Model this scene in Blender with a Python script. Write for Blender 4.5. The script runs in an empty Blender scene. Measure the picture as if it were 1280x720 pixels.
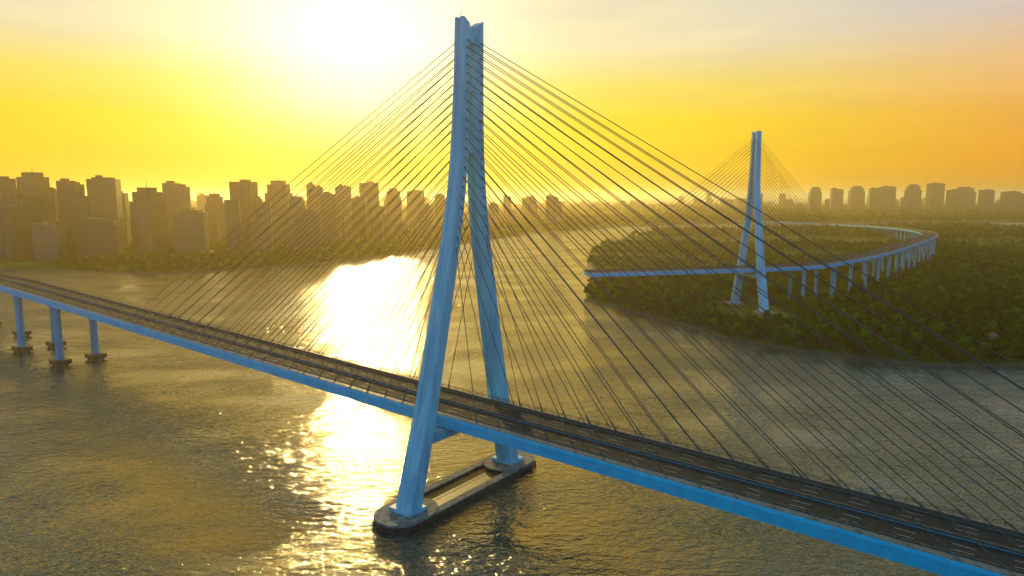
import bpy, math, random
from mathutils import Vector, noise
random.seed(7)
R=random.random
U=random.uniform
scene=bpy.context.scene
col=scene.collection

# ------------------------------------------------------------ helpers
class MB:
    def __init__(s): s.v=[];s.f=[];s.m=[]
    def add(s,vs,fs,mi=0):
        o=len(s.v); s.v+= [tuple(p) for p in vs]
        for f in fs: s.f.append(tuple(i+o for i in f)); s.m.append(mi)
    def obox(s,c,ax,ay,az,mi=0):
        c=Vector(c);vs=[]
        for k in (-1,1):
            for j,i in ((-1,-1),(-1,1),(1,1),(1,-1)):
                vs.append(c+ax*i+ay*j+az*k)
        s.add(vs,[(3,2,1,0),(4,5,6,7),(0,1,5,4),(1,2,6,5),(2,3,7,6),(3,0,4,7)],mi)
    def box(s,x0,x1,y0,y1,z0,z1,mi=0):
        s.obox(((x0+x1)/2,(y0+y1)/2,(z0+z1)/2),Vector(((x1-x0)/2,0,0)),Vector((0,(y1-y0)/2,0)),Vector((0,0,(z1-z0)/2)),mi)
    def tube(s,a,b,r0,r1=None,n=6,mi=0,cap=False):
        a=Vector(a);b=Vector(b); r1=r0 if r1 is None else r1
        d=(b-a).normalized(); up=Vector((0,0,1)) if abs(d.z)<.95 else Vector((1,0,0))
        u=d.cross(up).normalized(); w=d.cross(u)
        vs=[]
        for p,r in ((a,r0),(b,r1)):
            for i in range(n):
                t=2*math.pi*i/n; vs.append(p+u*(r*math.cos(t))+w*(r*math.sin(t)))
        fs=[(i,(i+1)%n,n+(i+1)%n,n+i) for i in range(n)]
        if cap: fs+= [tuple(range(n))[::-1],tuple(range(n,2*n))]
        s.add(vs,fs,mi)
    def loft(s,rings,mi=0,cap=True,closed=True):
        n=len(rings[0]);vs=[p for r in rings for p in r];fs=[]
        for k in range(len(rings)-1):
            for i in range(n if closed else n-1):
                j=(i+1)%n; fs.append((k*n+i,k*n+j,(k+1)*n+j,(k+1)*n+i))
        if cap and closed:
            fs.append(tuple(range(n))[::-1]); fs.append(tuple(range((len(rings)-1)*n,len(rings)*n)))
        s.add(vs,fs,mi)
    def obj(s,name,mats,parent=None,smooth=False,recalc=True):
        me=bpy.data.meshes.new(name); me.from_pydata(s.v,[],s.f)
        for m in mats: me.materials.append(m)
        me.polygons.foreach_set('material_index',s.m)
        if smooth: me.polygons.foreach_set('use_smooth',[True]*len(s.f))
        if recalc:
            import bmesh
            b=bmesh.new(); b.from_mesh(me); bmesh.ops.recalc_face_normals(b,faces=b.faces); b.to_mesh(me); b.free()
        me.update()
        o=bpy.data.objects.new(name,me); col.objects.link(o)
        if parent: o.parent=parent
        return o
def empty(name,loc=(0,0,0)):
    o=bpy.data.objects.new(name,None); o.location=loc; col.objects.link(o); return o

class NT:
    def __init__(s,nt): s.nt=nt; nt.nodes.clear()
    def n(s,t,**kw):
        nd=s.nt.nodes.new(t)
        for k,v in kw.items():
            if k=='inp':
                for a,b in v.items():
                    if isinstance(b,bpy.types.NodeSocket): s.nt.links.new(b,nd.inputs[a])
                    else: nd.inputs[a].default_value=b
            else: setattr(nd,k,v)
        return nd
    def math(s,op,a,b=0.0,c=0.0,clamp=False):
        return s.n('ShaderNodeMath',operation=op,use_clamp=clamp,inp={0:a,1:b,2:c}).outputs[0]
    def mix(s,f,a,b,bt='MIX'):
        nd=s.n('ShaderNodeMix',data_type='RGBA',blend_type=bt)
        for k,v in ((0,f),(6,a),(7,b)):
            if isinstance(v,bpy.types.NodeSocket): s.nt.links.new(v,nd.inputs[k])
            else: nd.inputs[k].default_value=v if k==0 else (v[0],v[1],v[2],1)
        return nd.outputs[2]
    def ramp(s,f,stops,interp='LINEAR'):
        nd=s.n('ShaderNodeValToRGB'); cr=nd.color_ramp; cr.interpolation=interp
        while len(cr.elements)<len(stops): cr.elements.new(.5)
        for e,(p,c) in zip(cr.elements,stops): e.position=p; e.color=(c[0],c[1],c[2],1)
        s.nt.links.new(f,nd.inputs[0]); return nd.outputs[0]
    def noise(s,vec,scale,detail=4,rough=.55):
        return s.n('ShaderNodeTexNoise',inp={'Vector':vec,'Scale':scale,'Detail':detail,'Roughness':rough}).outputs[0]
    def mapr(s,v,a,b,c=0.,d=1.,smooth=True):
        return s.n('ShaderNodeMapRange',interpolation_type='SMOOTHSTEP' if smooth else 'LINEAR',inp={0:v,1:a,2:b,3:c,4:d}).outputs[0]
def mat(name):
    m=bpy.data.materials.new(name); m.use_nodes=True; t=NT(m.node_tree)
    t.out=t.n('ShaderNodeOutputMaterial'); return m,t
def gpos(t): return t.n('ShaderNodeNewGeometry').outputs['Position']
def scaled(t,v,s3): return t.n('ShaderNodeMapping',inp={0:v,3:s3}).outputs[0]

def simple(name,c1,c2,rough=.6,scale=.3,stretch=(1,1,1),bump=0.,spec=.5,metal=0.):
    m,t=mat(name); p=scaled(t,gpos(t),stretch)
    n=t.noise(p,scale,4,.6)
    c=t.mix(t.mapr(n,.35,.65),c1,c2)
    b=t.n('ShaderNodeBsdfPrincipled',inp={'Base Color':c,'Roughness':rough,'Metallic':metal})
    b.inputs['Specular IOR Level'].default_value=spec
    if bump:
        bp=t.n('ShaderNodeBump',inp={'Height':t.noise(p,scale*6,4),'Strength':bump,'Distance':.1})
        t.nt.links.new(bp.outputs[0],b.inputs['Normal'])
    t.nt.links.new(b.outputs[0],t.out.inputs[0]); return m

M_pylon=simple('pylon_painted_concrete',(.27,.60,.78),(.16,.43,.62),.5,.22,(1,1,.12))
M_girder=simple('girder_blue_paint',(.015,.60,1.0),(.01,.50,.90),.4,.2,(1,1,1),spec=.3)
M_asph=simple('asphalt',(.020,.034,.042),(.012,.022,.028),.85,.5,spec=.1)
M_walk=simple('concrete_walkway',(.30,.25,.19),(.21,.18,.14),.8,.6,spec=.3)
M_barr=simple('weathered_barrier_concrete',(.12,.12,.11),(.07,.07,.065),.85,.6,spec=.15)
M_white=simple('white_road_paint',(.5,.5,.48),(.3,.3,.28),.6,1.)
M_rail=simple('railing_steel',(.42,.44,.46),(.3,.3,.3),.45,1.,metal=.3)
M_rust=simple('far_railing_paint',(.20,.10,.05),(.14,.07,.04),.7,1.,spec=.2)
M_cable=simple('cable_sheath',(.07,.06,.045),(.04,.036,.03),.45,.5,spec=.5)
M_pier=simple('pier_concrete',(.08,.38,.56),(.05,.26,.42),.7,.3,(1,1,.2))
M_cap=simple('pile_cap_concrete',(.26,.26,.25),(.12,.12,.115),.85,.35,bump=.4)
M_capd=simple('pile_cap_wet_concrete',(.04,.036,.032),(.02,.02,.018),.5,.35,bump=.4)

# ------------------------------------------------------------ world
SAZ=math.radians(-12); SEL=math.radians(10.)
S=Vector((math.sin(SAZ)*math.cos(SEL),math.cos(SAZ)*math.cos(SEL),math.sin(SEL)))
w=bpy.data.worlds.new("World"); scene.world=w; w.use_nodes=True; t=NT(w.node_tree)
d=t.n('ShaderNodeTexCoord').outputs['Generated']
d=t.n('ShaderNodeVectorMath',operation='NORMALIZE',inp={0:d}).outputs[0]
sx=t.n('ShaderNodeSeparateXYZ',inp={0:d}); z=sx.outputs[2]
hd=t.n('ShaderNodeVectorMath',operation='NORMALIZE',inp={0:t.n('ShaderNodeCombineXYZ',inp={0:sx.outputs[0],1:sx.outputs[1]}).outputs[0]}).outputs[0]
caz=t.n('ShaderNodeVectorMath',operation='DOT_PRODUCT',inp={0:hd,1:(math.sin(SAZ),math.cos(SAZ),0)}).outputs['Value']
sunr=t.ramp(z,[(0,(.90,.48,.01)),(.05,(1.,.64,.002)),(.10,(1.,.71,.004)),(.15,(.97,.75,.12)),(.20,(.92,.79,.46)),(.26,(.86,.77,.52)),(.32,(1.7,1.0,.05)),(.6,(1.9,1.05,.02)),(.85,(.24,.30,.34))])  # bright gold band above the camera's view, added to gild the water reflections
sider=t.ramp(z,[(0,(.74,.28,.02)),(.05,(.90,.37,.02)),(.10,(.94,.44,.06)),(.16,(.86,.53,.24)),(.22,(.68,.58,.53)),(.28,(.42,.52,.64)),(.38,(.13,.40,.46)),(.8,(.05,.28,.36))])
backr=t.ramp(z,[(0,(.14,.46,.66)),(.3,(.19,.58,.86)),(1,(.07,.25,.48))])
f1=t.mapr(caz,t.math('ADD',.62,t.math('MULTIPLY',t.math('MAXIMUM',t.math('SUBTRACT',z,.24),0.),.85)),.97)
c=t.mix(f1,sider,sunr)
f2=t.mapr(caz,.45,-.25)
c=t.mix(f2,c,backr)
ds=t.n('ShaderNodeVectorMath',operation='DOT_PRODUCT',inp={0:d,1:tuple(S)}).outputs['Value']
ds=t.math('MAXIMUM',ds,0.)
g1=t.math('MULTIPLY',t.math('POWER',ds,80.),.85)
g2=t.math('MULTIPLY',t.math('POWER',ds,24.),.18)
glow=t.mix(1.,(1,.94,.78),t.n('ShaderNodeCombineXYZ',inp={0:g1,1:g1,2:g1}).outputs[0],'MULTIPLY')
glow2=t.mix(1.,(1,.88,.08),t.n('ShaderNodeCombineXYZ',inp={0:g2,1:g2,2:g2}).outputs[0],'MULTIPLY')
lowm=t.mapr(z,.02,.15)  # glow fades into the thick air at the horizon
glow=t.mix(1.,glow,t.n('ShaderNodeCombineXYZ',inp={0:lowm,1:lowm,2:lowm}).outputs[0],'MULTIPLY')
c=t.mix(1.,c,glow,'ADD'); c=t.mix(1.,c,glow2,'ADD')
cl=t.noise(scaled(t,d,(2,2,14)),2.2,3,.6)
c=t.mix(1.,c,t.ramp(cl,[(.3,(.93,.94,.97)),(.7,(1.05,1.04,1.0))]),'MULTIPLY')
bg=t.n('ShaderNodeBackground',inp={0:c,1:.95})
sky=t.n('ShaderNodeTexSky',sky_type='NISHITA',sun_disc=False,sun_elevation=SEL,sun_rotation=SAZ)
bg2=t.n('ShaderNodeBackground',inp={0:sky.outputs[0],1:.004})
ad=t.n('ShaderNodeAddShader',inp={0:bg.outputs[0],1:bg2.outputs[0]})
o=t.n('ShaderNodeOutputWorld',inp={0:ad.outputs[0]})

sl=bpy.data.lights.new('sun','SUN'); sl.energy=3.2; sl.angle=math.radians(.6); sl.color=(1,.68,.22)
so=bpy.data.objects.new('sun',sl); col.objects.link(so); so.rotation_euler=S.to_track_quat('Z','Y').to_euler()

# haze: thin forward-scattering air over the river
m,t=mat('river_haze')
vs=t.n('ShaderNodeVolumeScatter',inp={'Color':(.92,.74,.30,1),'Density':.00011,'Anisotropy':.62})
t.nt.links.new(vs.outputs[0],t.out.inputs['Volume'])
hb=MB(); hb.box(-15000,15000,-2500,22000,-20,220); ho=hb.obj('haze',[m])

# ------------------------------------------------------------ water
m,t=mat('river_water'); p=gpos(t)
big=t.noise(scaled(t,p,(1,1.6,1)),.011,2,.5)
n1=t.noise(scaled(t,p,(.8,1.5,1)),.07,2,.6)
n2=t.noise(scaled(t,p,(.8,1.4,1)),.25,3,.6)
h=t.math('ADD',t.math('MULTIPLY',n1,1.6),t.math('MULTIPLY',n2,1.6))
st=t.mapr(big,.3,.7,.3,1.15)
bp=t.n('ShaderNodeBump',inp={'Height':h,'Distance':1.,'Strength':st})
colr=t.mix(t.mapr(big,.35,.65),(.003,.032,.034),(.006,.052,.054))
b=t.n('ShaderNodeBsdfPrincipled',inp={'Base Color':colr,'Roughness':.05,'IOR':1.9,'Specular Tint':(1,.90,.62,1),'Normal':bp.outputs[0]})
t.nt.links.new(b.outputs[0],t.out.inputs[0])
wb=MB(); wb.add([(-30000,-3000,0),(30000,-3000,0),(30000,40000,0),(-30000,40000,0)],[(0,1,2,3)]); wb.obj('river_water',[m])

# ------------------------------------------------------------ land
m,t=mat('grassland'); p=gpos(t)
a=t.noise(p,.004,4,.6); b2=t.noise(p,.06,4,.6)
c=t.mix(t.mapr(a,.42,.58),(.014,.060,.008),(.035,.11,.010))
c=t.mix(t.mapr(b2,.45,.7),c,(.008,.036,.008))
b=t.n('ShaderNodeBsdfPrincipled',inp={'Base Color':c,'Roughness':.95}); b.inputs['Specular IOR Level'].default_value=.05
t.nt.links.new(b.outputs[0],t.out.inputs[0]); M_grass=m
M_bank=simple('bank_mud_and_stone',(.07,.065,.045),(.03,.035,.022),.9,.2)
right_poly=[(373,492),(300,505),(262,520),(229,539),(190,590),(152,683),(118,745),(95,817),(110,950),(140,1150),(157,1428),(250,1800),(350,2080),(581,2398),(1000,2650),(1800,2800),(3500,2900),(9000,3000),(9000,300),(2500,350),(700,440)]
left_poly=[(-9000,1100),(-1500,1120),(-884,1170),(-720,1130),(-564,1101),(-440,1160),(-350,1259),(-290,1380),(-213,1536),(-140,1780),(-47,2037),(90,2280),(230,2500),(490,2840),(1100,3150),(3500,3300),(9000,3400),(30000,3500),(30000,38000),(-30000,38000),(-30000,1100)]
def shore_jit(x,y):
    q=noise.noise_vector(Vector((x*.012,y*.012,1)))*16+noise.noise_vector(Vector((x*.05,y*.05,4)))*6
    return q.x,q.y
def densify(poly,step=14,lim=3500):
    out=[]
    for i in range(len(poly)):
        a=Vector(poly[i]);b=Vector(poly[(i+1)%len(poly)]);L=(b-a).length
        n=max(1,int(L/step)) if max(abs(a.x),abs(a.y),abs(b.x),abs(b.y))<lim else 1
        for k in range(n):
            p=a.lerp(b,k/n)
            if n>1: 
                jx,jy=shore_jit(p.x,p.y); p=p+Vector((jx,jy))
            out.append(p)
    return out
def land(name,poly):
    P=densify(poly); n=len(P)
    area=sum(P[i].x*P[(i+1)%n].y-P[(i+1)%n].x*P[i].y for i in range(n))
    if area<0: P=P[::-1]
    mb=MB(); 
    def off(d):
        r=[]
        for i in range(n):
            tg=(P[(i+1)%n]-P[i-1]).normalized(); r.append(P[i]+Vector((tg.y,-tg.x))*d)
        return r
    o1=off(4);
    top=[(q.x,q.y,2.2) for q in P]; bot=[(q.x,q.y,-1.) for q in o1]
    mb.add(top,[tuple(range(n))],0)
    mb.add(top+bot,[(i,n+i,n+(i+1)%n,(i+1)%n) for i in range(n)],1)
    import bmesh
    o=mb.obj(name,[M_grass,M_bank],recalc=False)
    bm=bmesh.new(); bm.from_mesh(o.data); bmesh.ops.triangulate(bm,faces=[f for f in bm.faces if len(f.verts)>4]); bm.to_mesh(o.data); bm.free()
land('river_bank_ground',right_poly); land('river_bank_ground',left_poly)
def inside(x,y,poly):
    c=False;n=len(poly);j=n-1
    for i in range(n):
        xi,yi=poly[i];xj,yj=poly[j]
        if (yi>y)!=(yj>y) and x<(xj-xi)*(y-yi)/(yj-yi)+xi: c=not c
        j=i
    return c

# ------------------------------------------------------------ trees
m,t=mat('foliage'); oi=t.n('ShaderNodeObjectInfo').outputs['Random']
c=t.ramp(oi,[(0,(.004,.034,.006)),(.45,(.007,.056,.008)),(.8,(.020,.092,.010)),(1,(.065,.16,.012))])
df=t.n('ShaderNodeBsdfDiffuse',inp={0:c}); tr=t.n('ShaderNodeBsdfTranslucent',inp={0:t.mix(1.,c,(1.2,2.3,.6),'MULTIPLY')})
mx=t.n('ShaderNodeMixShader',inp={0:.22,1:df.outputs[0],2:tr.outputs[0]}); t.nt.links.new(mx.outputs[0],t.out.inputs[0]); M_fol=m
M_bark=simple('bark',(.08,.06,.04),(.05,.035,.025),.9,2.)
tc=bpy.data.collections.new('tree_variants')
def make_tree(k):
    mb=MB(); H=U(9,13) if k<5 else 5.
    mb.tube((0,0,-1),(0,0,H*.55),.35,.18,6,0)
    lobes=[]
    for i in range(random.randint(6,9)):
        a=U(0,6.28);r=U(.5,3.6);zz=U(.38,.92)*H if k<5 else U(.1,.7)*H; rr=U(1.5,2.6)*(1.15-.35*zz/H)
        q=Vector((r*math.cos(a)*(1.3-zz/H),r*math.sin(a)*(1.3-zz/H),zz)); lobes.append((q,rr))
        mb.tube((0,0,H*U(.25,.5)),q,.14,.05,4,0)
    for q,rr in lobes:
        for i in range(46):
            dv=Vector((random.gauss(0,1),random.gauss(0,1),random.gauss(0,.8))).normalized()
            c=q+dv*rr*U(.6,1.05); s=U(.35,.75)
            nn=(dv+Vector((U(-.7,.7),U(-.7,.7),U(-.4,.9)))).normalized()
            u=nn.orthogonal().normalized(); v=nn.cross(u); a=U(0,6.28)
            u2=u*math.cos(a)+v*math.sin(a); v2=nn.cross(u2)
            mb.add([c-u2*s,c+v2*s*.7,c+u2*s,c-v2*s*.7],[(0,1,2,3)],1)
    o=mb.obj('tree_%d'%k,[M_bark,M_fol],recalc=False); col.objects.unlink(o); tc.objects.link(o)
for k in range(6): make_tree(k)
def scatter(name,pts):
    me=bpy.data.meshes.new(name); me.from_pydata([(p[0],p[1],2.1) for p in pts],[],[])
    a=me.attributes.new('scl','FLOAT','POINT'); a.data.foreach_set('value',[p[2] for p in pts])
    a=me.attributes.new('rz','FLOAT','POINT'); a.data.foreach_set('value',[U(0,6.28) for p in pts])
    o=bpy.data.objects.new(name,me); col.objects.link(o)
    ng=bpy.data.node_groups.new(name+'_scatter','GeometryNodeTree')
    ng.interface.new_socket('Geometry',in_out='INPUT',socket_type='NodeSocketGeometry'); ng.interface.new_socket('Geometry',in_out='OUTPUT',socket_type='NodeSocketGeometry')
    N=ng.nodes.new; L=ng.links.new
    gi=N('NodeGroupInput');go=N('NodeGroupOutput'); ip=N('GeometryNodeInstanceOnPoints'); ci=N('GeometryNodeCollectionInfo')
    ci.inputs[0].default_value=tc; ci.inputs[1].default_value=True; ci.inputs[2].default_value=True
    rv=N('FunctionNodeRandomValue'); rv.data_type='INT'; rv.inputs[4].default_value=0; rv.inputs[5].default_value=5
    s=N('GeometryNodeInputNamedAttribute'); s.data_type='FLOAT'; s.inputs[0].default_value='scl'
    r=N('GeometryNodeInputNamedAttribute'); r.data_type='FLOAT'; r.inputs[0].default_value='rz'
    cx=N('ShaderNodeCombineXYZ')
    L(r.outputs[0],cx.inputs[2]); L(gi.outputs[0],ip.inputs['Points']); L(ci.outputs[0],ip.inputs['Instance']); ip.inputs['Pick Instance'].default_value=True
    L(rv.outputs[2],ip.inputs['Instance Index']); L(cx.outputs[0],ip.inputs['Rotation']); L(s.outputs[0],ip.inputs['Scale']); L(ip.outputs[0],go.inputs[0])
    md=o.modifiers.new('scatter','NODES'); md.node_group=ng
def gen(poly,x0,x1,y0,y1,step,thr,smin,smax,fs=.006):
    out=[];x=x0
    while x<x1:
        y=y0
        while y<y1:
            px=x+U(-.6,.6)*step;py=y+U(-.6,.6)*step
            jx,jy=shore_jit(px,py)
            if inside(px-jx,py-jy,poly) and px<py*.86+60 and px>-py*.86-60:
                nv=noise.noise(Vector((px*fs,py*fs,3)))
                clear=(210<px<285 and 655<py<790)
                if nv>thr and not clear: out.append((px,py,U(smin,smax)*(1+.35*nv)))
            y+=step
        x+=step
    return out
pr=gen(right_poly,70,900,440,1000,7.5,-.45,.55,1.6)+gen(right_poly,70,1500,1000,1750,12,-.25,.8,1.6,.004)+gen(right_poly,150,2600,1750,2900,24,-.1,1.1,2.2,.002)
pl=gen(left_poly,-1250,600,1080,2200,11,-.5,.8,1.7,.004)+gen(left_poly,-2300,3600,2200,4200,32,-.3,1.6,2.8,.002)
pf=gen(left_poly,-3500,6000,4200,7500,75,-.2,2.5,4.5,.001)
scatter('forest',pr); scatter('riverside_trees',pl); scatter('distant_woodland',pf)

# ------------------------------------------------------------ bridges
def lerp_tab(tab,x):
    if x<=tab[0][0]: return tab[0][1]
    for (a,b),(c,d) in zip(tab,tab[1:]):
        if x<=c: return b+(d-b)*(x-a)/(c-a)
    return tab[-1][1]
SEP=[(0,32.5),(37,23.2),(72,15.8),(105,9.3),(125,6.2),(140,4.9),(155,4.3),(192,4.0)]
AW=[(0,8.6),(60,7.4),(137,6.0),(192,5.0)]
BW=[(0,6.6),(60,5.6),(137,4.9),(192,4.0)]
def pylon(O,D,C,parent,zbase=3.5,top=188,lean=0.):
    D3=Vector((D[0],D[1],0));C3=Vector((C[0],C[1],0));O3=Vector((O[0],O[1],0)); mb=MB()
    zs=[zbase,20,37,55,72,90,105,115,125,132,140,150,165,top]
    LX=lambda z: Vector((lean*z/190,0,0))
    for sg in (-1,1):
        rings=[]
        for z in zs:
            a=lerp_tab(AW,z)/2;b=lerp_tab(BW,z)/2;c=.5
            cen=O3+C3*(sg*lerp_tab(SEP,z))+Vector((0,0,z))+LX(z)
            gr=.45 ; gw=a*.35
            pts=[(-a+c,-b),(-gw,-b),(-gw+.25,-b+gr),(gw-.25,-b+gr),(gw,-b),(a-c,-b),(a,-b+c),(a,b-c),(a-c,b),(gw,b),(gw-.25,b-gr),(-gw+.25,b-gr),(-gw,b),(-a+c,b),(-a,b-c),(-a,-b+c)]
            ring=[]
            for (u,v) in pts:
                zz=0
                if z==top: zz=1.2+ 1.2*sg*v/b
                ring.append(cen+D3*u+C3*v+Vector((0,0,zz)))
            rings.append(ring)
        mb.loft(rings)
        cen=O3+C3*(sg*lerp_tab(SEP,zbase))
        mb.obox(cen+Vector((0,0,zbase+.6)),D3*5.6,C3*4.6,Vector((0,0,.7)))
        mb.tube(O3+LX(top)+C3*(sg*5.2)+Vector((0,0,top+2)),O3+LX(top)+C3*(sg*5.2)+Vector((0,0,top+6)),.12,.05,5)
    for z,hh in ((141,1.4),(165,1.4),(183,1.6)):
        mb.obox(O3+LX(z)+Vector((0,0,z)),D3*1.5,C3*(lerp_tab(SEP,z)-lerp_tab(BW,z)/2+.3),Vector((0,0,hh)))
    return mb.obj('pylon',[M_pylon],parent)
def frames(pts):
    out=[]
    for i,p in enumerate(pts):
        a=pts[max(0,i-1)];b=pts[min(len(pts)-1,i+1)]; tg=Vector((b.x-a.x,b.y-a.y,0)).normalized()
        out.append((p,tg,Vector((-tg.y,tg.x,0))))
    return out
def sweep(mb,fr,prof,mi=0,closed=True):
    rings=[[p+sd*k+Vector((0,0,zz)) for k,zz in prof] for p,tg,sd in fr]
    mb.loft(rings,mi,cap=closed,closed=closed)
def rect(k0,k1,z0,z1): return [(k0,z0),(k1,z0),(k1,z1),(k0,z1)]
def deck(fr,parent,W=15.,depth=5.2,dash=True):
    mb=MB()
    sweep(mb,fr,[(-W,0),(W,0),(W,-1.1),(W-.25,-1.15),(W-1.3,-depth),(-W+1.3,-depth),(-W+.25,-1.15),(-W,-1.1)])
    mb.obj('box_girder',[M_girder],parent)
    mb=MB()
    for sg in (-1,1):
        a,b=sorted((sg*.7,sg*(W-3.2)))
        sweep(mb,fr,[(a,.03),(b,.03)],0,False)
        a,b=sorted((sg*(W-2.8),sg*(W-.5)))
        sweep(mb,fr,rect(a,b,-.02,.18),1)
        a,b=sorted((sg*(W-3.2),sg*(W-2.8)))
        sweep(mb,fr,rect(a,b,-.02,.95),3)
        for k in (W-3.8,):
            sweep(mb,fr,[(sg*k-.09,.036),(sg*k+.09,.036)],2,False)
    sweep(mb,fr,rect(-.3,.3,-.02,.85),3)
    for i in range(0,len(fr)-1):
        p0,tg,sd=fr[i];p1=fr[i+1][0]; L=(p1-p0).length; n=max(1,int(L/13))
        for j in range(n):
            a=p0.lerp(p1,j/n);b=p0.lerp(p1,min(1,j/n+5/L))
            for k in (-8.3,-4.8,4.8,8.3):
                mb.add([a+sd*(k-.09)+Vector((0,0,.038)),a+sd*(k+.09)+Vector((0,0,.038)),b+sd*(k+.09)+Vector((0,0,.038)),b+sd*(k-.09)+Vector((0,0,.038))],[(0,1,2,3)],2)
    mb.obj('roadway',[M_asph,M_walk,M_white,M_barr],parent,recalc=False)
    mb=MB()
    for sg in (-1,1):
        k=sg*(W-.2)
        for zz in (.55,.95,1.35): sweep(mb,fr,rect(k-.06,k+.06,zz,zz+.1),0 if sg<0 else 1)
        for i in range(0,len(fr)-1):
            p0,tg,sd=fr[i];p1=fr[i+1][0];L=(p1-p0).length;n=max(1,int(L/4))
            for j in range(n):
                q=p0.lerp(p1,j/n)+sd*k
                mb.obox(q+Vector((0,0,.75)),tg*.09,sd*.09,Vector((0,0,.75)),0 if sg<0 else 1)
            n=max(1,int(L/11))
            for j in range(n):
                q=p0.lerp(p1,j/n)+sd*sg*(W+.06)
                mb.obox(q+Vector((0,0,-.5)),tg*.12,sd*.08,Vector((0,0,.55)),0)
    mb.obj('railing',[M_rail,M_rust],parent)
def cables(O,D,C,fn,parent,N=23,smin=20,smax=265,r=.155,K=14.1,zt=182,zb=104,sides=(-1,1),lims=None,lean=0.):
    mb=MB();D3=Vector((D[0],D[1],0));C3=Vector((C[0],C[1],0));O3=Vector((O[0],O[1],0))
    for sd in sides:
        mx=smax if lims is None else lims[sd]
        for pl in (-1,1):
            for i in range(N):
                f=i/(N-1); s=mx+(smin-mx)*f; z=zt+(zb-zt)*(f**1.1)
                top=O3+Vector((lean*z/190,0,0))+C3*(pl*lerp_tab(SEP,z))+D3*(sd*lerp_tab(AW,z)*.45)+Vector((0,0,z))
                q,sv=fn(sd*s)
                bot=q+sv*(pl*K)+Vector((0,0,.1))
                mb.tube(top,bot,r,r,6)
                dv=(top-bot).normalized(); mb.tube(bot,bot+dv*4.,r*2.1,r*1.8,6,0,True)
                mb.tube(top,top-dv*2.,r*1.8,r*1.4,6,0,True)
    mb.obj('stay_cables',[M_cable,M_rail],parent)

O1=Vector((-21,278,0)); D1=Vector((.8,-.6,0)); C1=Vector((.6,.8,0))
def z1(s): return 37-(.022*s if s>0 else .030*s) if s>-480 else 51.4
def P1(s): p=O1+D1*s; p.z=z1(s); return p
br=empty('cable_stayed_bridge')
fr=[(P1(s),D1,C1) for s in range(-1480,521,40)]
LEAN=4.6
deck(fr,br)
pylon(O1,D1,C1,br,lean=LEAN)
cables(O1,D1,C1,lambda s:(P1(s),C1),br,lean=LEAN)
mb=MB()
mb.obox(O1+Vector((0,0,29.)),D1*3.,C1*24,Vector((0,0,1.9)))
for k in (-10,10): mb.obox(O1+C1*k+Vector((0,0,31.3)),D1*1.2,C1*1.2,Vector((0,0,.6)))
mb.obj('pylon_crossbeam',[M_pylon],br)
def stadium(O,C,D,L,w,z0,z1_,mb,mi,seg=10,ins=0):
    r0=[]
    for e in (1,-1):
        for i in range(seg+1):
            a=-math.pi/2+math.pi*i/seg
            u=e*(L+ (w-ins)*math.cos(a)) ; v=e*(w-ins)*math.sin(a)
            r0.append(O+C*u+D*v)
    mb.loft([[q+Vector((0,0,z0)) for q in r0],[q+Vector((0,0,z1_)) for q in r0]],mi)
mb=MB()
for e in (-1,1):
    Oe=O1+C1*(e*32.5)
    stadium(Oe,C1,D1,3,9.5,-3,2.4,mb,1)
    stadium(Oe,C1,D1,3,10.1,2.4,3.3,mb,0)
    for i in range(12):
        a=2*math.pi*i/12; q=Oe+C1*(e*3)+C1*(10.4*math.cos(a))+D1*(10.4*math.sin(a)); 
        mb.tube(q+Vector((0,0,-2)),q+Vector((0,0,2.2)),.45,.45,6,1,True)
for sg in (-1,1):
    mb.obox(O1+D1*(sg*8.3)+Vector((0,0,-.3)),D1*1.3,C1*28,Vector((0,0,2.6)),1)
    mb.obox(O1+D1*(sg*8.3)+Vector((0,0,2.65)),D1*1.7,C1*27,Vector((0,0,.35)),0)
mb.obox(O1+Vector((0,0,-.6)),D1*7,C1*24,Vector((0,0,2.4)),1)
for sg in (-1,1):
    for j in range(-12,13):
        q=O1+D1*(sg*9.6)+C1*(j*2.2); mb.tube(q+Vector((0,0,3.)),q+Vector((0,0,4.1)),.07,.07,4,0)
    mb.tube(O1+D1*(sg*9.6)+C1*-26.4+Vector((0,0,4.1)),O1+D1*(sg*9.6)+C1*26.4+Vector((0,0,4.1)),.06,.06,4,0)
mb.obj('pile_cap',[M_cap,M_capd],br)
mb=MB()
def pier(mb,p,tg,sd,zd,kk=11.,r=2.4,zb=0.,capd=True):
    for k in (-kk,kk):
        q=p+sd*k; q=Vector((q.x,q.y,0))
        rings=[]
        for z,sc in ((zb,1.05),(zd*.5,.95),(zd-4,1.),(zd,1.35)):
            rr=[]
            for a in range(12):
                th=a*math.pi/6; rr.append(q+tg*(r*sc*math.cos(th))+sd*(r*sc*.8*math.sin(th))+Vector((0,0,z)))
            rings.append(rr)
        mb.loft(rings,0)
        if capd:
            mb.obox(q+Vector((0,0,3.)),tg*6.2,sd*5.4,Vector((0,0,1.6)),1)
            for a in (-1,1):
                for b in (-1,1): mb.tube(q+tg*a*4+sd*b*3.4+Vector((0,0,-3)),q+tg*a*4+sd*b*3.4+Vector((0,0,2)),1.,1.,8,1)
    c=Vector((p.x,p.y,zd-1.)); mb.obox(c,tg*1.6,sd*(kk+1),Vector((0,0,1.)),0)
for s in list(range(-378,-1400,-74)): 
    q=P1(s); pier(mb,q,D1,C1,q.z-5.3,kk=12,r=3.3)
mb.obj('approach_piers',[M_pier,M_capd],br)

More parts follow.
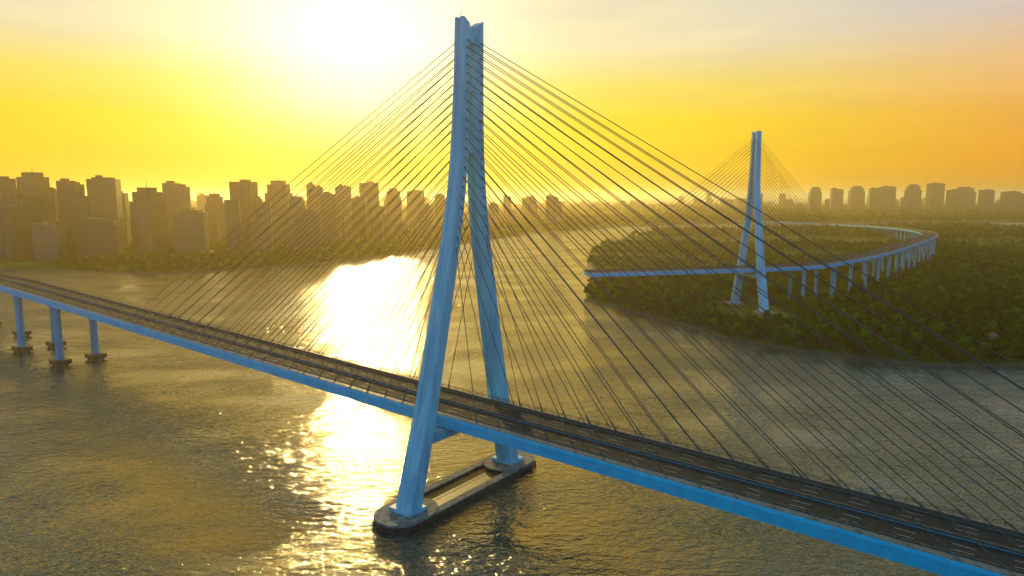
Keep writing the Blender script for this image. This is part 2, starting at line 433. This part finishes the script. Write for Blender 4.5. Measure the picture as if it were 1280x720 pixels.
# second bridge (river end of its deck not yet joined)
br2=empty('cable_stayed_bridge')
O2=Vector((257,742,0)); D2=Vector((.985,.172,0)).normalized(); C2=Vector((-D2.y,D2.x,0))
raw=[(78,711,45),(168,726.5,46),(257,742,47),(328,766,47.5),(408,838,48),(505,945,48),(613,1081,48),(740,1250,47),(862,1430,45),(985,1690,40),(1090,1980,33),(1170,2300,25),(1210,2700,17),(1150,3150,10),(950,3450,6)]
def cr(pts,n=10):
    out=[];P=[Vector(p) for p in pts];P=[P[0]*2-P[1]]+P+[P[-1]*2-P[-2]]
    for i in range(1,len(P)-2):
        for k in range(n):
            t=k/n;a,b,c,d=P[i-1],P[i],P[i+1],P[i+2]
            out.append(.5*((2*b)+(-a+c)*t+(2*a-5*b+4*c-d)*t*t+(-a+3*b-3*c+d)*t**3))
    out.append(P[-2]);return out
cl2=cr(raw); fr2=frames(cl2)
deck(fr2,br2,W=14,depth=4.)
i0=min(range(len(cl2)),key=lambda i:(cl2[i]-Vector((257,742,47))).length)
ln=[0]
for a,b in zip(cl2,cl2[1:]): ln.append(ln[-1]+(b-a).length)
def P2(s):
    x=ln[i0]+s; x=max(0.1,min(ln[-1]-.1,x))
    for i in range(len(ln)-1):
        if ln[i+1]>=x:
            tg=(cl2[i+1]-cl2[i]); tg.z=0; tg.normalize()
            return cl2[i].lerp(cl2[i+1],(x-ln[i])/(ln[i+1]-ln[i])), Vector((-tg.y,tg.x,0))
pylon(O2,D2,C2,br2)
cables(O2,D2,C2,P2,br2,N=20,lims={-1:180,1:185},r=.15,K=13.2)
mb=MB(); s=60
mb.obox(O2+Vector((0,0,39)),D2*3.,C2*21,Vector((0,0,2)))
for e in (-1,1): mb.obox(O2+C2*(e*32.5)+Vector((0,0,1.5)),D2*9,C2*9,Vector((0,0,2.2)),1)
mb.obj('pylon_foundation',[M_pylon,M_cap],br2)
mb=MB()
while ln[i0]+s<ln[-1]-400:
    q,sd=P2(s); tg=Vector((sd.y,-sd.x,0))
    pier(mb,q,tg,sd,q.z-4.1,kk=9,r=2.2,zb=1.,capd=False); s+=55
mb.obj('approach_piers',[M_pier,M_capd],br2)

# ------------------------------------------------------------ buildings
def bmat(name,wall,win):
    m,t=mat(name); p=t.n('ShaderNodeTexCoord').outputs['Object']; sp=t.n('ShaderNodeSeparateXYZ',inp={0:p})
    fz=t.math('GREATER_THAN',t.math('FRACT',t.math('DIVIDE',sp.outputs[2],3.6)),.45)
    fx=t.math('GREATER_THAN',t.math('FRACT',t.math('DIVIDE',t.math('ADD',sp.outputs[0],sp.outputs[1]),4.2)),.35)
    f=t.math('MULTIPLY',fz,fx)
    nz=t.n('ShaderNodeSeparateXYZ',inp={0:t.n('ShaderNodeNewGeometry').outputs['Normal']}).outputs[2]
    f=t.math('MULTIPLY',f,t.math('LESS_THAN',nz,.5))
    oi=t.n('ShaderNodeObjectInfo').outputs['Random']
    wc=t.mix(oi,wall,tuple(x*.35 for x in wall))
    c=t.mix(f,wc,win)
    r=t.math('SUBTRACT',.8,t.math('MULTIPLY',f,.5))
    b=t.n('ShaderNodeBsdfPrincipled',inp={'Base Color':c,'Roughness':r}); t.nt.links.new(b.outputs[0],t.out.inputs[0]); return m
BM=[bmat('facade_concrete',(.11,.105,.10),(.02,.02,.02)),bmat('facade_tile',(.075,.068,.062),(.02,.02,.02)),bmat('facade_glass',(.04,.045,.05),(.02,.025,.03))]
M_roof=simple('roofing',(.06,.055,.05),(.04,.035,.03),.95,.2,spec=.1)
def tower_into(mb,x,y,w,dp,h,ang,style,z0=2.,mi=0):
    ca,sa=math.cos(ang),math.sin(ang); X=Vector((ca,sa,0));Y=Vector((-sa,ca,0)); c=Vector((x,y,0))
    def B(cx,cy,hx,hy,a,b,m): mb.obox(c+X*cx+Y*cy+Vector((0,0,(a+b)/2)),X*hx,Y*hy,Vector((0,0,(b-a)/2)),m)
    w/=2;dp/=2; t_=z0+h
    if style==0:
        B(0,0,w,dp,z0,t_,mi)
        for k in (-1,-.33,.33,1): B(k*w*.82,-dp-.6,w*.09,.6,z0,t_-4,mi)
        B(0,0,w+.4,dp+.4,t_,t_+1.2,1); B(w*.2,0,w*.35,dp*.5,t_+1.2,t_+6,mi)
    elif style==1:
        B(0,0,w,dp,z0,t_*.8,mi); B(0,0,w*.82,dp*.82,t_*.8,t_*.94,mi); B(0,0,w*.55,dp*.55,t_*.94,t_,mi); 
        B(0,0,w+.4,dp+.4,t_*.8,t_*.8+1,1); mb.tube(c+Vector((0,0,t_)),c+Vector((0,0,t_+12)),.8,.2,6,1)
    elif style==2:
        B(-w*.5,dp*.15,w*.46,dp*.85,z0,t_,mi); B(w*.5,-dp*.15,w*.46,dp*.85,z0,t_*.95,mi); B(0,0,w*.12,dp*.6,z0,t_*.93,mi)
        B(-w*.5,0,w*.25,dp*.35,t_,t_+5,1); B(w*.5,0,w*.25,dp*.35,t_*.95,t_*.95+5,1)
    else:
        B(0,0,w,dp,z0,t_,mi); B(0,0,w*1.25,dp*1.2,z0,z0+14,mi); B(0,0,w*.7,dp*.7,t_,t_+3.5,1); B(-w*.3,0,w*.2,dp*.3,t_+3.5,t_+8,1)
def px2x(px,y): return (px-640)/865*(y*.9913+ (123-60)*.1317)
LB=[(8,26,222,1500),(46,46,214,1620),(92,36,224,1560),(134,42,222,1480),(99,28,243,1370),(187,38,232,1350),(223,36,227,1600),(240,46,262,1340),(307,34,226,1500),(350,38,224,1750),(395,26,229,1900),(30,50,246,1380),(150,26,240,1640),(270,30,240,1800),(330,26,246,1420),(430,26,232,2100),(462,30,228,2250),(492,24,234,2300),(65,24,232,1720),(205,22,243,1750),(292,22,248,1380),(372,24,243,1550),(415,30,240,1700),(450,22,246,1900),(520,24,238,2600),(550,20,241,2700),(-30,50,226,1450),(-90,60,220,1600),(12,40,258,1300),(125,60,270,1310),(60,40,275,1300),(385,40,262,1420)]
def hfor(py,y): return 123+ (245-py)/865*y*1.0
for i,(px,wpx,py,y) in enumerate(LB):
    x=px2x(px,y); wd=wpx/865*y*.74; h=hfor(py,y)-6
    mb=MB(); tower_into(mb,0,0,wd,U(.5,.9)*wd+8,h,U(-.35,.35),i%4)
    o=mb.obj('high_rise_building',[BM[i%3],M_roof]); o.location=(x,y,0)
mb=MB()
for i in range(150):
    y=U(1700,3600); x=U(-2400,-250) if y<2600 else U(-2800,200)
    if not inside(x,y,left_poly): continue
    tower_into(mb,x,y,U(22,50),U(18,34),U(30,95)*(1+.3*(y>2400)),U(-.5,.5),random.randint(0,3))
mb.obj('distant_city_skyline',[BM[0],M_roof])
mb=MB()
for i in range(230):
    y=U(5200,8000); x=U(-3500,6500); hh=U(40,110)+ (50 if R()<.12 else 0)
    if -600<x<1900: hh*=.55
    tower_into(mb,x,y,U(35,80),U(30,60),hh,U(-.5,.5),random.randint(0,3))
for px,wp,py in [(1018,16,234),(1045,16,236),(1070,20,233),(1092,14,236),(1108,22,234),(1140,20,231),(1168,22,230),(1190,14,238),(1204,28,234),(1232,18,238),(1262,22,240),(1275,14,243)]:
    y=U(5000,5600); tower_into(mb,px2x(px,y),y,wp/865*y*.85,50,hfor(py,y),U(-.3,.3),random.randint(0,3))
mb.obj('distant_city_skyline',[BM[1],M_roof])
M_wall=simple('white_render',(.6,.58,.54),(.5,.48,.45),.8,.3); M_tile=simple('red_roof_tile',(.28,.10,.06),(.2,.07,.04),.8,.5); M_win=simple('window_glass',(.04,.05,.06),(.03,.04,.05),.2,.5)
for x,y,a,wd in [(545,800,.3,16),(620,860,1.,20),(480,640,.2,12),(700,980,.5,22),(395,560,.6,10),(760,1150,.1,24),(590,720,.9,14)]:
    mb=MB(); w2=wd/2; mb.box(-w2,w2,-5,5,2,8.5,0)
    mb.add([(-w2-.6,-5.6,8.5),(w2+.6,-5.6,8.5),(w2+.6,5.6,8.5),(-w2-.6,5.6,8.5),(-w2+2,0,11.5),(w2-2,0,11.5)],[(0,1,5,4),(2,3,4,5),(1,2,5),(3,0,4),(3,2,1,0)],1)
    for zz in (3,6):
        k=-w2+1.2
        while k<w2-2: mb.box(k,k+1.3,-5.08,-4.9,zz,zz+1.5,2); k+=2.8
    mb.box(-.6,.6,-5.1,-4.9,2,4.3,1)
    o=mb.obj('country_house',[M_wall,M_tile,M_win]); o.location=(x,y,0); o.rotation_euler=(0,0,a)

# ------------------------------------------------------------ camera
cd=bpy.data.cameras.new('camera'); cd.lens=24.33; cd.sensor_width=36; cd.clip_end=80000; cd.clip_start=1
co=bpy.data.objects.new('camera',cd); col.objects.link(co); co.location=(0,0,123); co.rotation_euler=(math.radians(90-7.57),0,0)
scene.camera=co
scene.view_settings.view_transform='Standard'; scene.view_settings.look='None'; scene.view_settings.exposure=0
